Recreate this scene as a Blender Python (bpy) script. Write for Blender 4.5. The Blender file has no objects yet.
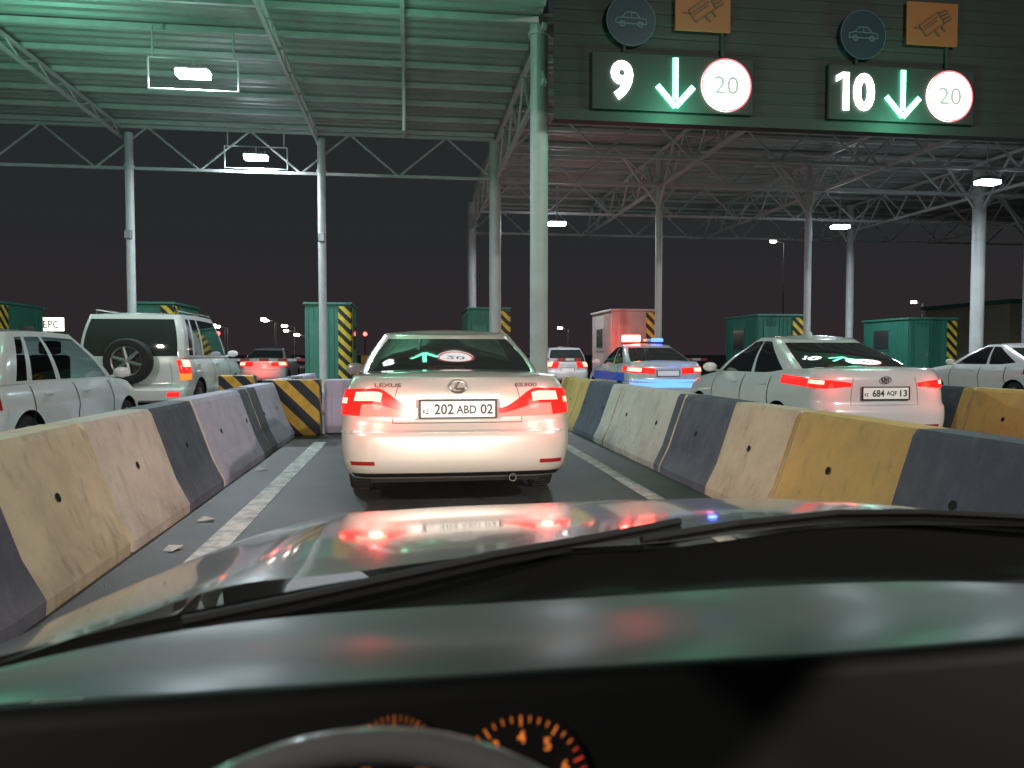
import bpy,bmesh,math,random
from mathutils import Vector,Matrix
random.seed(4)
sc=bpy.context.scene
col=sc.collection
sc.view_settings.view_transform='Standard'
rad=math.radians
# ---------------------------------------------------------------- materials
def M(name,c,r=.5,m=0.,e=None,es=0.,coat=0.,dirt=0.,ns=4.,bump=0.,bs=60.,dirtc=(.05,.045,.04),spec=.5,zdirt=None,cr=.06):
    mt=bpy.data.materials.new(name); mt.use_nodes=True
    nt=mt.node_tree; b=nt.nodes['Principled BSDF']
    b.inputs['Base Color'].default_value=(*c,1); b.inputs['Roughness'].default_value=r
    b.inputs['Metallic'].default_value=m; b.inputs['Coat Weight'].default_value=coat
    b.inputs['Coat Roughness'].default_value=cr
    b.inputs['Specular IOR Level'].default_value=spec
    if e: 
        b.inputs['Emission Color'].default_value=(*e,1); b.inputs['Emission Strength'].default_value=es
        if es<1.4:
            try: mt.cycles.emission_sampling='NONE'
            except Exception: pass
    tc=nt.nodes.new('ShaderNodeTexCoord')
    if dirt:
        n=nt.nodes.new('ShaderNodeTexNoise'); n.inputs['Scale'].default_value=ns; n.inputs['Detail'].default_value=8
        n.inputs['Roughness'].default_value=.65
        nt.links.new(tc.outputs['Object'],n.inputs['Vector'])
        rp=nt.nodes.new('ShaderNodeMapRange'); rp.inputs[1].default_value=.42; rp.inputs[2].default_value=.75
        rp.inputs[3].default_value=0; rp.inputs[4].default_value=dirt
        nt.links.new(n.outputs['Fac'],rp.inputs[0])
        fac=rp.outputs[0]
        if zdirt:
            sp=nt.nodes.new('ShaderNodeSeparateXYZ'); nt.links.new(tc.outputs['Object'],sp.inputs[0])
            mr=nt.nodes.new('ShaderNodeMapRange'); mr.inputs[1].default_value=0; mr.inputs[2].default_value=zdirt
            mr.inputs[3].default_value=.8; mr.inputs[4].default_value=0
            nt.links.new(sp.outputs[2],mr.inputs[0])
            mm=nt.nodes.new('ShaderNodeMath'); mm.operation='MULTIPLY'
            nt.links.new(mr.outputs[0],mm.inputs[0]); nt.links.new(n.outputs['Fac'],mm.inputs[1])
            mp=nt.nodes.new('ShaderNodeMapping'); mp.inputs['Scale'].default_value=(9,9,.7); nt.links.new(tc.outputs['Object'],mp.inputs[0])
            n3=nt.nodes.new('ShaderNodeTexNoise'); n3.inputs['Scale'].default_value=1.6; n3.inputs['Detail'].default_value=5; nt.links.new(mp.outputs[0],n3.inputs['Vector'])
            r3=nt.nodes.new('ShaderNodeMapRange'); r3.inputs[1].default_value=.55; r3.inputs[2].default_value=.75; r3.inputs[3].default_value=0; r3.inputs[4].default_value=.45
            nt.links.new(n3.outputs['Fac'],r3.inputs[0])
            a1=nt.nodes.new('ShaderNodeMath'); a1.operation='ADD'; nt.links.new(mm.outputs[0],a1.inputs[0]); nt.links.new(r3.outputs[0],a1.inputs[1])
            ad=nt.nodes.new('ShaderNodeMath'); ad.operation='ADD'; ad.use_clamp=True
            nt.links.new(a1.outputs[0],ad.inputs[0]); nt.links.new(fac,ad.inputs[1]); fac=ad.outputs[0]
        mx=nt.nodes.new('ShaderNodeMix'); mx.data_type='RGBA'
        mx.inputs[6].default_value=(*c,1); mx.inputs[7].default_value=(*dirtc,1)
        nt.links.new(fac,mx.inputs[0]); nt.links.new(mx.outputs[2],b.inputs['Base Color'])
    if bump:
        n2=nt.nodes.new('ShaderNodeTexNoise'); n2.inputs['Scale'].default_value=bs; n2.inputs['Detail'].default_value=5
        nt.links.new(tc.outputs['Object'],n2.inputs['Vector'])
        bp=nt.nodes.new('ShaderNodeBump'); bp.inputs['Strength'].default_value=bump; bp.inputs['Distance'].default_value=.01
        nt.links.new(n2.outputs['Fac'],bp.inputs['Height']); nt.links.new(bp.outputs[0],b.inputs['Normal'])
    return mt
def stripes(name,c1,c2,k,sx=1,sz=1,r=.5):
    mt=M(name,c1,r); nt=mt.node_tree; b=nt.nodes['Principled BSDF']
    tc=nt.nodes.new('ShaderNodeTexCoord'); sp=nt.nodes.new('ShaderNodeSeparateXYZ')
    nt.links.new(tc.outputs['Object'],sp.inputs[0])
    def mth(op,a,bv):
        n=nt.nodes.new('ShaderNodeMath'); n.operation=op
        for i,v in enumerate((a,bv)):
            if v is None: continue
            if isinstance(v,(int,float)): n.inputs[i].default_value=v
            else: nt.links.new(v,n.inputs[i])
        return n.outputs[0]
    u=mth('ADD',mth('MULTIPLY',sp.outputs[0],sx),mth('MULTIPLY',sp.outputs[2],sz))
    u=mth('ADD',u,mth('MULTIPLY',sp.outputs[1],sx))
    g=mth('GREATER_THAN',mth('FRACT',mth('MULTIPLY',u,k),None),.5)
    mx=nt.nodes.new('ShaderNodeMix'); mx.data_type='RGBA'
    mx.inputs[6].default_value=(*c1,1); mx.inputs[7].default_value=(*c2,1)
    nt.links.new(g,mx.inputs[0])
    n=nt.nodes.new('ShaderNodeTexNoise'); n.inputs['Scale'].default_value=9; n.inputs['Detail'].default_value=6
    nt.links.new(tc.outputs['Object'],n.inputs['Vector'])
    mr=nt.nodes.new('ShaderNodeMapRange'); mr.inputs[1].default_value=.3; mr.inputs[2].default_value=.7; mr.inputs[3].default_value=.65; mr.inputs[4].default_value=1
    nt.links.new(n.outputs['Fac'],mr.inputs[0])
    m2=nt.nodes.new('ShaderNodeMix'); m2.data_type='RGBA'; m2.blend_type='MULTIPLY'; m2.inputs[0].default_value=1
    nt.links.new(mx.outputs[2],m2.inputs[6]); nt.links.new(mr.outputs[0],m2.inputs[7])
    nt.links.new(m2.outputs[2],b.inputs['Base Color'])
    return mt
def clearglass(name):
    mt=bpy.data.materials.new(name); mt.use_nodes=True; nt=mt.node_tree
    for n in list(nt.nodes): nt.nodes.remove(n)
    o=nt.nodes.new('ShaderNodeOutputMaterial'); t=nt.nodes.new('ShaderNodeBsdfTransparent'); g=nt.nodes.new('ShaderNodeBsdfGlossy')
    t.inputs[0].default_value=(.42,.45,.45,1); g.inputs['Roughness'].default_value=.03
    f=nt.nodes.new('ShaderNodeFresnel'); f.inputs[0].default_value=1.5; m=nt.nodes.new('ShaderNodeMixShader')
    nt.links.new(f.outputs[0],m.inputs[0]); nt.links.new(t.outputs[0],m.inputs[1]); nt.links.new(g.outputs[0],m.inputs[2]); nt.links.new(m.outputs[0],o.inputs[0])
    return mt
GLASST=clearglass('tinted_clear_glass')
ASPH=M('asphalt',(.052,.05,.05),.5,dirt=.85,ns=1.3,bump=.6,bs=90,dirtc=(.105,.10,.095))
LINE=M('road_paint',(.65,.65,.62),.6,dirt=1.0,ns=7,dirtc=(.11,.105,.10))
CONC=M('island_concrete',(.3,.29,.27),.8,dirt=.7,bump=.3)
BCREAM=M('barrier_cream',(.72,.64,.46),.75,dirt=.5,ns=3,bump=.4,bs=35,dirtc=(.33,.28,.20),zdirt=.32)
BWHITE=M('barrier_white',(.72,.67,.59),.75,dirt=.5,ns=3,bump=.4,bs=35,dirtc=(.33,.30,.26),zdirt=.32)
BYEL=M('barrier_yellow',(.76,.52,.16),.7,dirt=.5,ns=3,bump=.4,bs=35,dirtc=(.40,.28,.12),zdirt=.32)
BDARK=M('barrier_dark',(.075,.09,.125),.7,dirt=.6,ns=4,bump=.4,bs=35,dirtc=(.17,.18,.21),zdirt=.3)
BSPILL=M('barrier_white_lilac_spill',(.62,.54,.71),.75,dirt=.5,ns=3,bump=.4,bs=35,dirtc=(.34,.30,.39),zdirt=.3)  # pale barrier paint with violet light spill put into its colour
BHOLE=M('barrier_hole',(.01,.01,.01),.9)
HAZ=stripes('hazard_stripe',(.80,.47,.06),(.02,.022,.04),2.5,1,1)
HAZ2=stripes('hazard_stripe_booth',(.75,.55,.05),(.02,.02,.02),3.0,1,1)
STEEL=M('painted_steel',(.52,.55,.54),.45,.0,dirt=.4,ns=3,dirtc=(.27,.28,.28))
ROOF=M('roof_sheet',(.34,.39,.36),.45,.25,dirt=.6,ns=.8,dirtc=(.15,.18,.16))
FASC=M('fascia_sheet',(.036,.047,.041),.65,.0,dirt=.5,ns=1.2,dirtc=(.026,.034,.030))
BOOTH=M('booth_green',(.03,.17,.12),.5,dirt=.4,ns=3,dirtc=(.03,.10,.08))
BOOTHP=M('booth_pale',(.44,.36,.33),.5,dirt=.4,ns=3,dirtc=(.27,.21,.19))
BOOTHR=M('booth_roof',(.04,.19,.135),.5,dirt=.3)
GLASSD=M('dark_glass',(.012,.014,.016),.04,spec=.9,coat=.6)
GLASSR=M('rear_screen_glass',(.04,.047,.045),.03,spec=1.,coat=1.,cr=.02)
GLASSL=M('booth_glass',(.03,.04,.04),.1)
SEAM=M('panel_gap',(.008,.008,.008),.8)
TYRE=M('tyre_rubber',(.018,.018,.018),.8)
RIM=M('rim_alloy',(.5,.5,.52),.3,.8)
RIMD=M('rim_shadow',(.02,.02,.02),.6)
CHROME=M('chrome',(.75,.75,.75),.15,1.)
BADGE=M('badge_chrome',(.82,.8,.78),.35,.55)
BADGED=M('badge_chrome_dark',(.30,.29,.28),.3,.7)
BLKP=M('black_plastic',(.012,.012,.013),.5,bump=.08,bs=300)
CABIN=M('cabin_black',(.008,.008,.008),.6,spec=.25)
RLIT=M('tail_lit',(.30,.006,.005),.2,e=(1,.016,.012),es=1.5,coat=.6)
RHOT=M('tail_lit_core',(.8,.1,.05),.2,e=(1,.20,.14),es=5.5)
RDIM=M('tail_dim',(.22,.008,.008),.15,e=(1,.03,.02),es=.06,coat=1)
RCLR=M('tail_clear',(.50,.26,.22),.15,e=(1,.16,.12),es=.35,coat=1)
AMB=M('tail_amber',(.7,.25,.03),.2,e=(1,.3,.04),es=.8)
HLG=M('headlamp_glass',(.6,.62,.65),.1,e=(.9,.95,1),es=.3,coat=1)
PLATE=M('plate_white_glow',(.8,.8,.77),.4,e=(1,.95,.85),es=.22)  # slight emission added so the plates look brightly lit
INK=M('plate_ink',(.015,.015,.018),.5)
LEDW=M('lamp_led',(1,1,1),.3,e=(.80,.91,1),es=40)
HOUS=M('lamp_housing',(.3,.32,.33),.4,.5)
SGW=M('sign_white_led',(1,1,1),.4,e=(.90,1,.95),es=6)
SGG=M('sign_green_led',(.1,1,.5),.4,e=(.20,1,.58),es=8)
SGR=M('sign_red_led',(1,.1,.1),.4,e=(1,.16,.18),es=1.8)
SGD=M('sign_disc_led',(1,1,1),.4,e=(1,1,.98),es=3.5)
SGT=M('sign_grey_ink',(.3,.3,.3),.5,e=(.50,.54,.50),es=.7)
SGP=M('sign_back',(.030,.038,.034),.65)
SGB=M('sign_blue',(.010,.026,.036),.4,e=(.03,.12,.16),es=.05)
SGBL=M('sign_picto',(.09,.14,.14),.4,e=(.3,.5,.5),es=.03)
SGO=M('sign_orange',(.22,.095,.030),.5,e=(1,.35,.08),es=.05)
SGOD=M('sign_orange_ink',(.10,.075,.045),.5)
WPAINT=M('white_car_paint',(.78,.78,.78),.25,.0,coat=1,dirt=.15,ns=2.5,dirtc=(.5,.48,.46))
SPAINT=M('champagne_car_paint',(.70,.65,.585),.3,.3,coat=1,dirt=.15,ns=2.5,dirtc=(.48,.44,.39))
HPAINT=M('hood_silver_paint',(.46,.465,.45),.26,.55,coat=1,dirt=.3,ns=3,dirtc=(.33,.33,.31),cr=.07)
DPAINT=M('dark_car_paint',(.03,.032,.035),.3,.3,coat=1)
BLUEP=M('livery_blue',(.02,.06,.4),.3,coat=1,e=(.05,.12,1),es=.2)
SEATM=M('seat_cloth',(.03,.03,.032),.9)
# ---------------------------------------------------------------- helpers
def mk(name,bm,mats,parent=None,loc=(0,0,0),rot=(0,0,0),smooth=0,recalc=True):
    if recalc: bmesh.ops.recalc_face_normals(bm,faces=bm.faces)
    me=bpy.data.meshes.new(name); bm.to_mesh(me); bm.free()
    for m in (mats if isinstance(mats,(list,tuple)) else [mats]): me.materials.append(m)
    if smooth:
        me.polygons.foreach_set('use_smooth',[True]*len(me.polygons))
        try: me.set_sharp_from_angle(angle=rad(smooth))
        except Exception: pass
    ob=bpy.data.objects.new(name,me); col.objects.link(ob)
    ob.location=loc; ob.rotation_euler=rot
    if parent: ob.parent=parent
    return ob
def tag(o,label,cat,group=None):
    o['label']=label; o['category']=cat
    if group: o['group']=group
    return o
def E(name,loc,label=None,cat=None,group=None,parent=None,rot=(0,0,0)):
    o=bpy.data.objects.new(name,None); o.empty_display_size=.2; col.objects.link(o)
    o.location=loc; o.rotation_euler=rot
    if parent: o.parent=parent
    if label: tag(o,label,cat,group)
    return o
def B(): return bmesh.new()
def box(bm,c,s,mi=0,R=None,bev=0):
    vs=[]
    for dx in(-.5,.5):
        for dy in(-.5,.5):
            for dz in(-.5,.5):
                v=Vector((dx*s[0],dy*s[1],dz*s[2]))
                if R: v=R@v
                vs.append(bm.verts.new(v+Vector(c)))
    fs=[]
    for q in((0,1,3,2),(4,6,7,5),(0,4,5,1),(2,3,7,6),(0,2,6,4),(1,5,7,3)):
        f=bm.faces.new([vs[i] for i in q]); f.material_index=mi; fs.append(f)
    if bev:
        bmesh.ops.recalc_face_normals(bm,faces=fs)
        es={e for f in fs for e in f.edges}
        r=bmesh.ops.bevel(bm,geom=list(es),offset=bev,segments=2,affect='EDGES',profile=.6)
        for f in r['faces']: f.material_index=mi
def bar(bm,a,b,r,n=6,mi=0,r2=None,cap=True):
    a=Vector(a);b=Vector(b);d=(b-a).normalized()
    u=Vector((1,0,0)) if abs(d.z)>.99 else d.cross(Vector((0,0,1))).normalized()
    w=d.cross(u); r2=r if r2 is None else r2
    off=math.pi/n if n==4 else 0
    A=[];Bv=[]
    for i in range(n):
        t=2*math.pi*i/n+off; o=u*math.cos(t)+w*math.sin(t)
        A.append(bm.verts.new(a+o*r)); Bv.append(bm.verts.new(b+o*r2))
    for i in range(n):
        j=(i+1)%n; bm.faces.new((A[i],A[j],Bv[j],Bv[i])).material_index=mi
    if cap:
        bm.faces.new(A).material_index=mi; bm.faces.new(Bv).material_index=mi
def lathe(bm,prof,n,axis='X',c=(0,0,0),mi=0):
    rows=[]
    for i in range(n):
        t=2*math.pi*i/n; row=[]
        for (h,r) in prof:
            if axis=='X': p=Vector((h,r*math.cos(t),r*math.sin(t)))
            elif axis=='Z': p=Vector((r*math.cos(t),r*math.sin(t),h))
            else: p=Vector((r*math.cos(t),h,r*math.sin(t)))
            row.append(bm.verts.new(p+Vector(c)))
        rows.append(row)
    for i in range(n):
        j=(i+1)%n
        for k in range(len(prof)-1):
            bm.faces.new((rows[i][k],rows[i][k+1],rows[j][k+1],rows[j][k])).material_index=mi
def disc(bm,x,y,r,z,n=40,mi=0,r0=0,th=0):
    o=[bm.verts.new((x+r*math.cos(2*math.pi*i/n),y+r*math.sin(2*math.pi*i/n),z)) for i in range(n)]
    if r0:
        q=[bm.verts.new((x+r0*math.cos(2*math.pi*i/n),y+r0*math.sin(2*math.pi*i/n),z)) for i in range(n)]
        for i in range(n):
            j=(i+1)%n; bm.faces.new((o[i],o[j],q[j],q[i])).material_index=mi
    else: bm.faces.new(o).material_index=mi
    if th:
        b2=[bm.verts.new((v.co.x,v.co.y,z-th)) for v in o]
        for i in range(n):
            j=(i+1)%n; bm.faces.new((o[i],b2[i],b2[j],o[j])).material_index=mi
        bm.faces.new(b2).material_index=mi
def text(bm,s,cx,cy,h,z=0,mi=0,w=None,bold=.0,rot=0):
    cu=bpy.data.curves.new('t','FONT'); cu.body=s; cu.size=1; cu.offset=bold; cu.extrude=0
    cu.resolution_u=4
    o=bpy.data.objects.new('t',cu); col.objects.link(o)
    bpy.context.view_layer.update()
    me=bpy.data.meshes.new_from_object(o.evaluated_get(bpy.context.evaluated_depsgraph_get()))
    bpy.data.objects.remove(o); bpy.data.curves.remove(cu)
    xs=[v.co.x for v in me.vertices]; ys=[v.co.y for v in me.vertices]
    if not xs: return
    x0,x1,y0,y1=min(xs),max(xs),min(ys),max(ys)
    sy=h/(y1-y0); sx=(w/(x1-x0)) if w else sy
    ca,sa=math.cos(rot),math.sin(rot)
    for v in me.vertices:
        X=(v.co.x-(x0+x1)/2)*sx; Y=(v.co.y-(y0+y1)/2)*sy
        v.co=(cx+X*ca-Y*sa,cy+X*sa+Y*ca,z)
    nf=len(bm.faces); bm.from_mesh(me); bm.faces.ensure_lookup_table()
    for f in bm.faces[nf:]:
        f.material_index=mi
    bpy.data.meshes.remove(me)
def poly(bm,pts,z,mi=0):
    bm.faces.new([bm.verts.new((p[0],p[1],z)) for p in pts]).material_index=mi
def H(tab):
    xs=[t[0] for t in tab]; ys=[t[1] for t in tab]; n=len(xs)
    d=[(ys[i+1]-ys[i])/(xs[i+1]-xs[i]) for i in range(n-1)]
    m=[d[0]]+[0 if d[i-1]*d[i]<=0 else 2*d[i-1]*d[i]/(d[i-1]+d[i]) for i in range(1,n-1)]+[d[-1]]
    def f(x):
        if x<=xs[0]: return ys[0]
        if x>=xs[-1]: return ys[-1]
        i=0
        while x>xs[i+1]: i+=1
        h=xs[i+1]-xs[i]; t=(x-xs[i])/h
        return (2*t**3-3*t*t+1)*ys[i]+(t**3-2*t*t+t)*h*m[i]+(-2*t**3+3*t*t)*ys[i+1]+(t**3-t*t)*h*m[i+1]
    return f
def lerp(a,b,t): return a+(b-a)*t
def sst(t):
    t=max(0,min(1,t)); return t*t*(3-2*t)
def plight(name,loc,e,c,r=.1,par=None):
    l=bpy.data.lights.new(name,'POINT'); l.energy=e; l.color=c; l.shadow_soft_size=r
    o=bpy.data.objects.new(name,l); col.objects.link(o); o.location=loc
    if par: o.parent=par
# ---------------------------------------------------------------- car
class Car:
    def __init__(s,**k):
        s.__dict__.update(dict(rc=.24,ry=.16,rcf=.3,ryf=.35,bul=.05,bulf=.12,tap=.04,crown=.03,
            gbul=.07,gbulf=.16,grc=.15,gry=.16,vb=.025,zc=.012)); s.__dict__.update(k)
        s.deck=H(s.deck); s.R=H(s.R); s.F=H(s.F); s.Wd=H(s.Wd)
    def surf(s,u,f):
        yr=s.R(f); yf=s.L-s.F(f); w=s.Wd(f)*s.W; P2=math.pi/2
        if u<=.2:
            x=(w-s.rc)*u/.2; y=yr+s.bul*(x/w)**2
        elif u<=.3:
            a=(u-.2)/.1*P2; x=w-s.rc+s.rc*math.sin(a); y=yr+s.bul*(x/w)**2+s.ry*(1-math.cos(a))
        elif u<=.7:
            t=(u-.3)/.4; x=w; y=lerp(yr+s.bul+s.ry,yf-s.bulf-s.ryf,t)
        elif u<=.8:
            a=(.8-u)/.1*P2; x=w-s.rcf+s.rcf*math.sin(a); y=yf-s.bulf*(x/w)**2-s.ryf*(1-math.cos(a))
        else:
            x=(w-s.rcf)*(1-u)/.2; y=yf-s.bulf*(x/w)**2
        x*=1-s.tap*abs(2*y/s.L-1)**3
        return Vector((x,y,s.zb+f*(s.deck(y)-s.zb)))
    def fz(s,u,z):
        f=.6
        for _ in range(5):
            y=s.surf(u,f).y; f=(z-s.zb)/(s.deck(y)-s.zb); f=max(0,min(1,f))
        return f
    def nrm(s,u,f):
        e=.004
        a=s.surf(min(1,u+e),f)-s.surf(max(0,u-e),f); b=s.surf(u,min(1,f+e))-s.surf(u,max(0,f-e))
        n=a.cross(b).normalized(); p=s.surf(u,f)
        c=Vector((0,max(1,min(s.L-1,p.y)),.6))
        return n if n.dot(p-c)>0 else -n
    def gh(s,u,v):
        vb=s.vb*math.sin(math.pi*v)
        yr=lerp(s.ybr,s.ytr,v)-vb; yf=lerp(s.yfb,s.yft,v)+vb; w=lerp(s.wb,s.wt,v)+.03*math.sin(math.pi*v); P2=math.pi/2
        g=s.grc; h=s.gry
        if u<=.2:
            x=(w-g)*u/.2; y=yr+s.gbul*(x/w)**2
        elif u<=.3:
            a=(u-.2)/.1*P2; x=w-g+g*math.sin(a); y=yr+s.gbul*(x/w)**2+h*(1-math.cos(a))
        elif u<=.7:
            t=(u-.3)/.4; x=w; y=lerp(yr+s.gbul+h,yf-s.gbulf-h,t)
        elif u<=.8:
            a=(.8-u)/.1*P2; x=w-g+g*math.sin(a); y=yf-s.gbulf*(x/w)**2-h*(1-math.cos(a))
        else:
            x=(w-g)*(1-u)/.2; y=yf-s.gbulf*(x/w)**2
        ym=(s.ytr+s.yft)/2; hf=(s.yft-s.ytr)/2
        zr=s.zr-.03*min(1.0,abs((y-ym)/hf))**2
        return Vector((x,y,lerp(s.deck(y)-.015,zr,v)+s.zc*math.sin(math.pi*v)))
def US(nr,nc,ns):
    l=[.2*i/nr for i in range(nr)]+[.2+.1*i/nc for i in range(nc)]+[.3+.4*i/ns for i in range(ns)]
    l+=[.7+.1*i/nc for i in range(nc)]+[.8+.2*i/nr for i in range(nr+1)]
    return l
def patch(C,side,u0,u1,zlo,zhi,off=.008,ns=16,nf=5,mi=None,bm=None,base=0):
    bm=bm or B(); g=[]
    for i in range(ns+1):
        t=i/ns; u=lerp(u0,u1,t); lo=zlo(t) if callable(zlo) else zlo; hi=zhi(t) if callable(zhi) else zhi; r=[]
        for j in range(-1,nf+2):
            k=max(0,min(nf,j)); z=lerp(lo,hi,k/nf); f=C.fz(u,z); p=C.surf(u,f); n=C.nrm(u,f)
            o=off if 0<=j<=nf else -.004
            p=p+n*o; r.append(bm.verts.new((p.x*side,p.y,p.z)))
        g.append(r)
    for i in range(ns):
        for j in range(nf+2):
            f=bm.faces.new((g[i][j],g[i+1][j],g[i+1][j+1],g[i][j+1]))
            f.material_index=base+(mi(i/ns,(j-1)/nf) if mi else 0)
    return bm
def wheel(par,loc,R,side,wd=.1,name='wheel',rot=(0,0,0),sp=5):
    e=E(name,loc,parent=par,rot=rot)
    bm=B(); lathe(bm,[(-wd,.66*R),(-wd*1.08,.8*R),(-wd*.95,.95*R),(-wd*.7,R),(wd*.7,R),(wd*.95,.95*R),(wd*1.08,.8*R),(wd,.66*R)],36)
    for i in range(36):
        t=2*math.pi*i/36; box(bm,(0,R*math.cos(t),R*math.sin(t)),(wd*1.3,.012,.012),0,Matrix.Rotation(t,3,'X'))
    mk('tyre',bm,TYRE,e,smooth=40)
    bm=B(); xs=side*wd*.85
    lathe(bm,[(xs,.68*R),(xs*1.05,.66*R),(xs*.9,.61*R),(xs*.3,.6*R),(xs*.3,.0001)],36,mi=0)
    for f in bm.faces:
        if all(abs(v.co.x-xs*.3)<1e-4 for v in f.verts): f.material_index=1
    for i in range(sp):
        t=2*math.pi*i/sp+.3
        a=Vector((xs*.8,.08*R*math.cos(t),.08*R*math.sin(t))); b=Vector((xs*.86,.63*R*math.cos(t),.63*R*math.sin(t)))
        bar(bm,a,b,.10*R,6,0,.075*R)
    lathe(bm,[(xs*.6,.16*R),(xs*.95,.15*R),(xs*1.0,.08*R),(xs*1.0,.0001)],16)
    mk('rim',bm,[RIM,RIMD],e,smooth=35)
    return e
def build_car(C,loc,paint,label,cat,group=None,spokes=5,headl=True,wagon=False,clear=False):
    root=E('car',loc,label,cat,group)
    us=US(7,7,40); fs=[i/18 for i in range(19)]
    bm=B(); grid={}
    for sd in(1,-1):
        for i,u in enumerate(us):
            for j,f in enumerate(fs):
                p=C.surf(u,f); grid[sd,i,j]=bm.verts.new((p.x*sd,p.y,p.z))
        for i in range(len(us)-1):
            for j in range(len(fs)-1):
                bm.faces.new((grid[sd,i,j],grid[sd,i+1,j],grid[sd,i+1,j+1],grid[sd,i,j+1]))
    nc=10
    for top in(1,0):
        rows=[]
        for i,u in enumerate(us):
            p=C.surf(u,1 if top else 0); r=[]
            rmp=sst(p.y/.35)*sst((C.L-p.y)/.6)
            for c in range(nc+1):
                q=1-2*c/nc
                r.append(bm.verts.new((p.x*q,p.y,p.z+(C.crown*(1-q*q)*rmp if top else 0))))
            rows.append(r)
        for i in range(len(us)-1):
            for c in range(nc):
                try: bm.faces.new((rows[i][c],rows[i+1][c],rows[i+1][c+1],rows[i][c+1]))
                except Exception: pass
    bmesh.ops.remove_doubles(bm,verts=bm.verts,dist=.0006)
    bmesh.ops.dissolve_degenerate(bm,edges=bm.edges,dist=.0002)
    body=mk('body',bm,[paint,SEAM],root,smooth=38)
    cb=B()
    for y in(C.wr,C.wf):
        for sd in(1,-1):
            lathe(cb,[(sd*(C.W-.30),.0001),(sd*(C.W-.30),C.wR+.055),(sd*(C.W+.15),C.wR+.055),(sd*(C.W+.15),.0001)],28,c=(0,y,C.wR))
    bmesh.ops.remove_doubles(cb,verts=cb.verts,dist=.0003)
    cut=mk('cutter',cb,[SEAM],root)
    md=body.modifiers.new('b','BOOLEAN'); md.object=cut; md.operation='DIFFERENCE'; md.solver='EXACT'
    try: md.material_mode='TRANSFER'
    except Exception: pass
    bpy.context.view_layer.update()
    me=bpy.data.meshes.new_from_object(body.evaluated_get(bpy.context.evaluated_depsgraph_get()))
    body.modifiers.clear(); 
    if len(me.polygons)>500: body.data=me
    bpy.data.objects.remove(cut)
    me=body.data
    me.polygons.foreach_set('use_smooth',[True]*len(me.polygons))
    try: me.set_sharp_from_angle(angle=rad(38))
    except Exception: pass
    bm=B()
    zt=C.deck(1.9)-.03
    for u in C.doors:
        for sd in(1,-1): patch(C,sd,u,u+.0022,.36,zt,.0025,1,10,bm=bm)
    for sd in(1,-1):
        patch(C,sd,.31,.69,.30,.305,.0025,20,1,bm=bm)
    if C.trunk:
        zl,zh,ul=C.trunk
        for sd in(1,-1):
            patch(C,sd,0,ul,zl,zl+.006,.0025,10,1,bm=bm)
            patch(C,sd,ul,ul+.0014,zl,zh,.0025,1,8,bm=bm)
    mk('panel_gap',bm,SEAM,root)
    us2=US(8,6,24); vs=[0,.05,.12,.25,.4,.55,.7,.82,.89,.95,1]
    bms={}
    def cls(u,v,sd):
        if v<.05 or v>.88: return 'roof'
        if u<(.235 if not wagon else .21): return 'rear_window'
        if u>.765: return 'windshield'
        if .325<u<.685:
            if any(abs(u-c)<.0095 for c in C.pil): return 'roof'
            return 'side_window|%d|%d'%(sd,sum(1 for c in C.pil if u>c))
        return 'roof'
    for sd in(1,-1):
        for i in range(len(us2)-1):
            for j in range(len(vs)-1):
                k=cls((us2[i]+us2[i+1])/2,(vs[j]+vs[j+1])/2,sd)
                if k not in bms: bms[k]=B()
                b=bms[k]
                q=[C.gh(us2[a],vs[c]) for a,c in((i,j),(i+1,j),(i+1,j+1),(i,j+1))]
                try: b.faces.new([b.verts.new((p.x*sd,p.y,p.z)) for p in q])
                except Exception: pass
    b=bms['roof']; rows=[]
    for u in us2:
        p=C.gh(u,1); rmp=sst((p.y-C.ytr)/.3)*sst((C.yft-p.y)/.3)
        rows.append([b.verts.new((p.x*(1-2*c/10),p.y,p.z+.035*(1-(1-2*c/10)**2)*rmp)) for c in range(11)])
    for i in range(len(us2)-1):
        for c in range(10):
            try: b.faces.new((rows[i][c],rows[i+1][c],rows[i+1][c+1],rows[i][c+1]))
            except Exception: pass
    for k,b in bms.items():
        bmesh.ops.remove_doubles(b,verts=b.verts,dist=.0006)
        n=k.split('|')[0]
        mk(n,b,paint if n=='roof' else (GLASST if clear else (GLASSR if n=='rear_window' else GLASSD)),root,smooth=40)
    if clear:
        for yy in(1.25,2.2):
            for sx in(-.36,.36):
                bm=B(); box(bm,(0,0,.14),(.46,.12,.34),0,bev=.05); box(bm,(0,.02,.40),(.24,.09,.16),0,bev=.035); bar(bm,(-.05,.01,.28),(-.05,.01,.36),.01); bar(bm,(.05,.01,.28),(.05,.01,.36),.01)
                mk('seat',bm,SEATM,root,(sx,yy,.93))
    for y in(C.wr,C.wf):
        for sd in(1,-1): wheel(root,(sd*(C.W-.13),y,C.wR),C.wR,sd,sp=spokes)
    bm=B(); box(bm,(0,C.L/2,C.zb+.02),(C.W*1.5,C.L*.86,.16)); mk('underbody',bm,SEAM,root)
    for sd in(1,-1):
        bm=B(); bmesh.ops.create_uvsphere(bm,u_segments=14,v_segments=8,radius=1)
        for v in bm.verts: v.co=Vector((v.co.x*.11,v.co.y*.05*(1 if v.co.y>0 else .5),v.co.z*.07))
        bar(bm,(-sd*.03,.0,-.03),(-sd*.16,.03,-.06),.02)
        mk('side_mirror',bm,paint,root,(sd*(C.wb+.17),C.yfb-.42,C.deck(C.yfb-.4)+.07),smooth=50)
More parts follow.
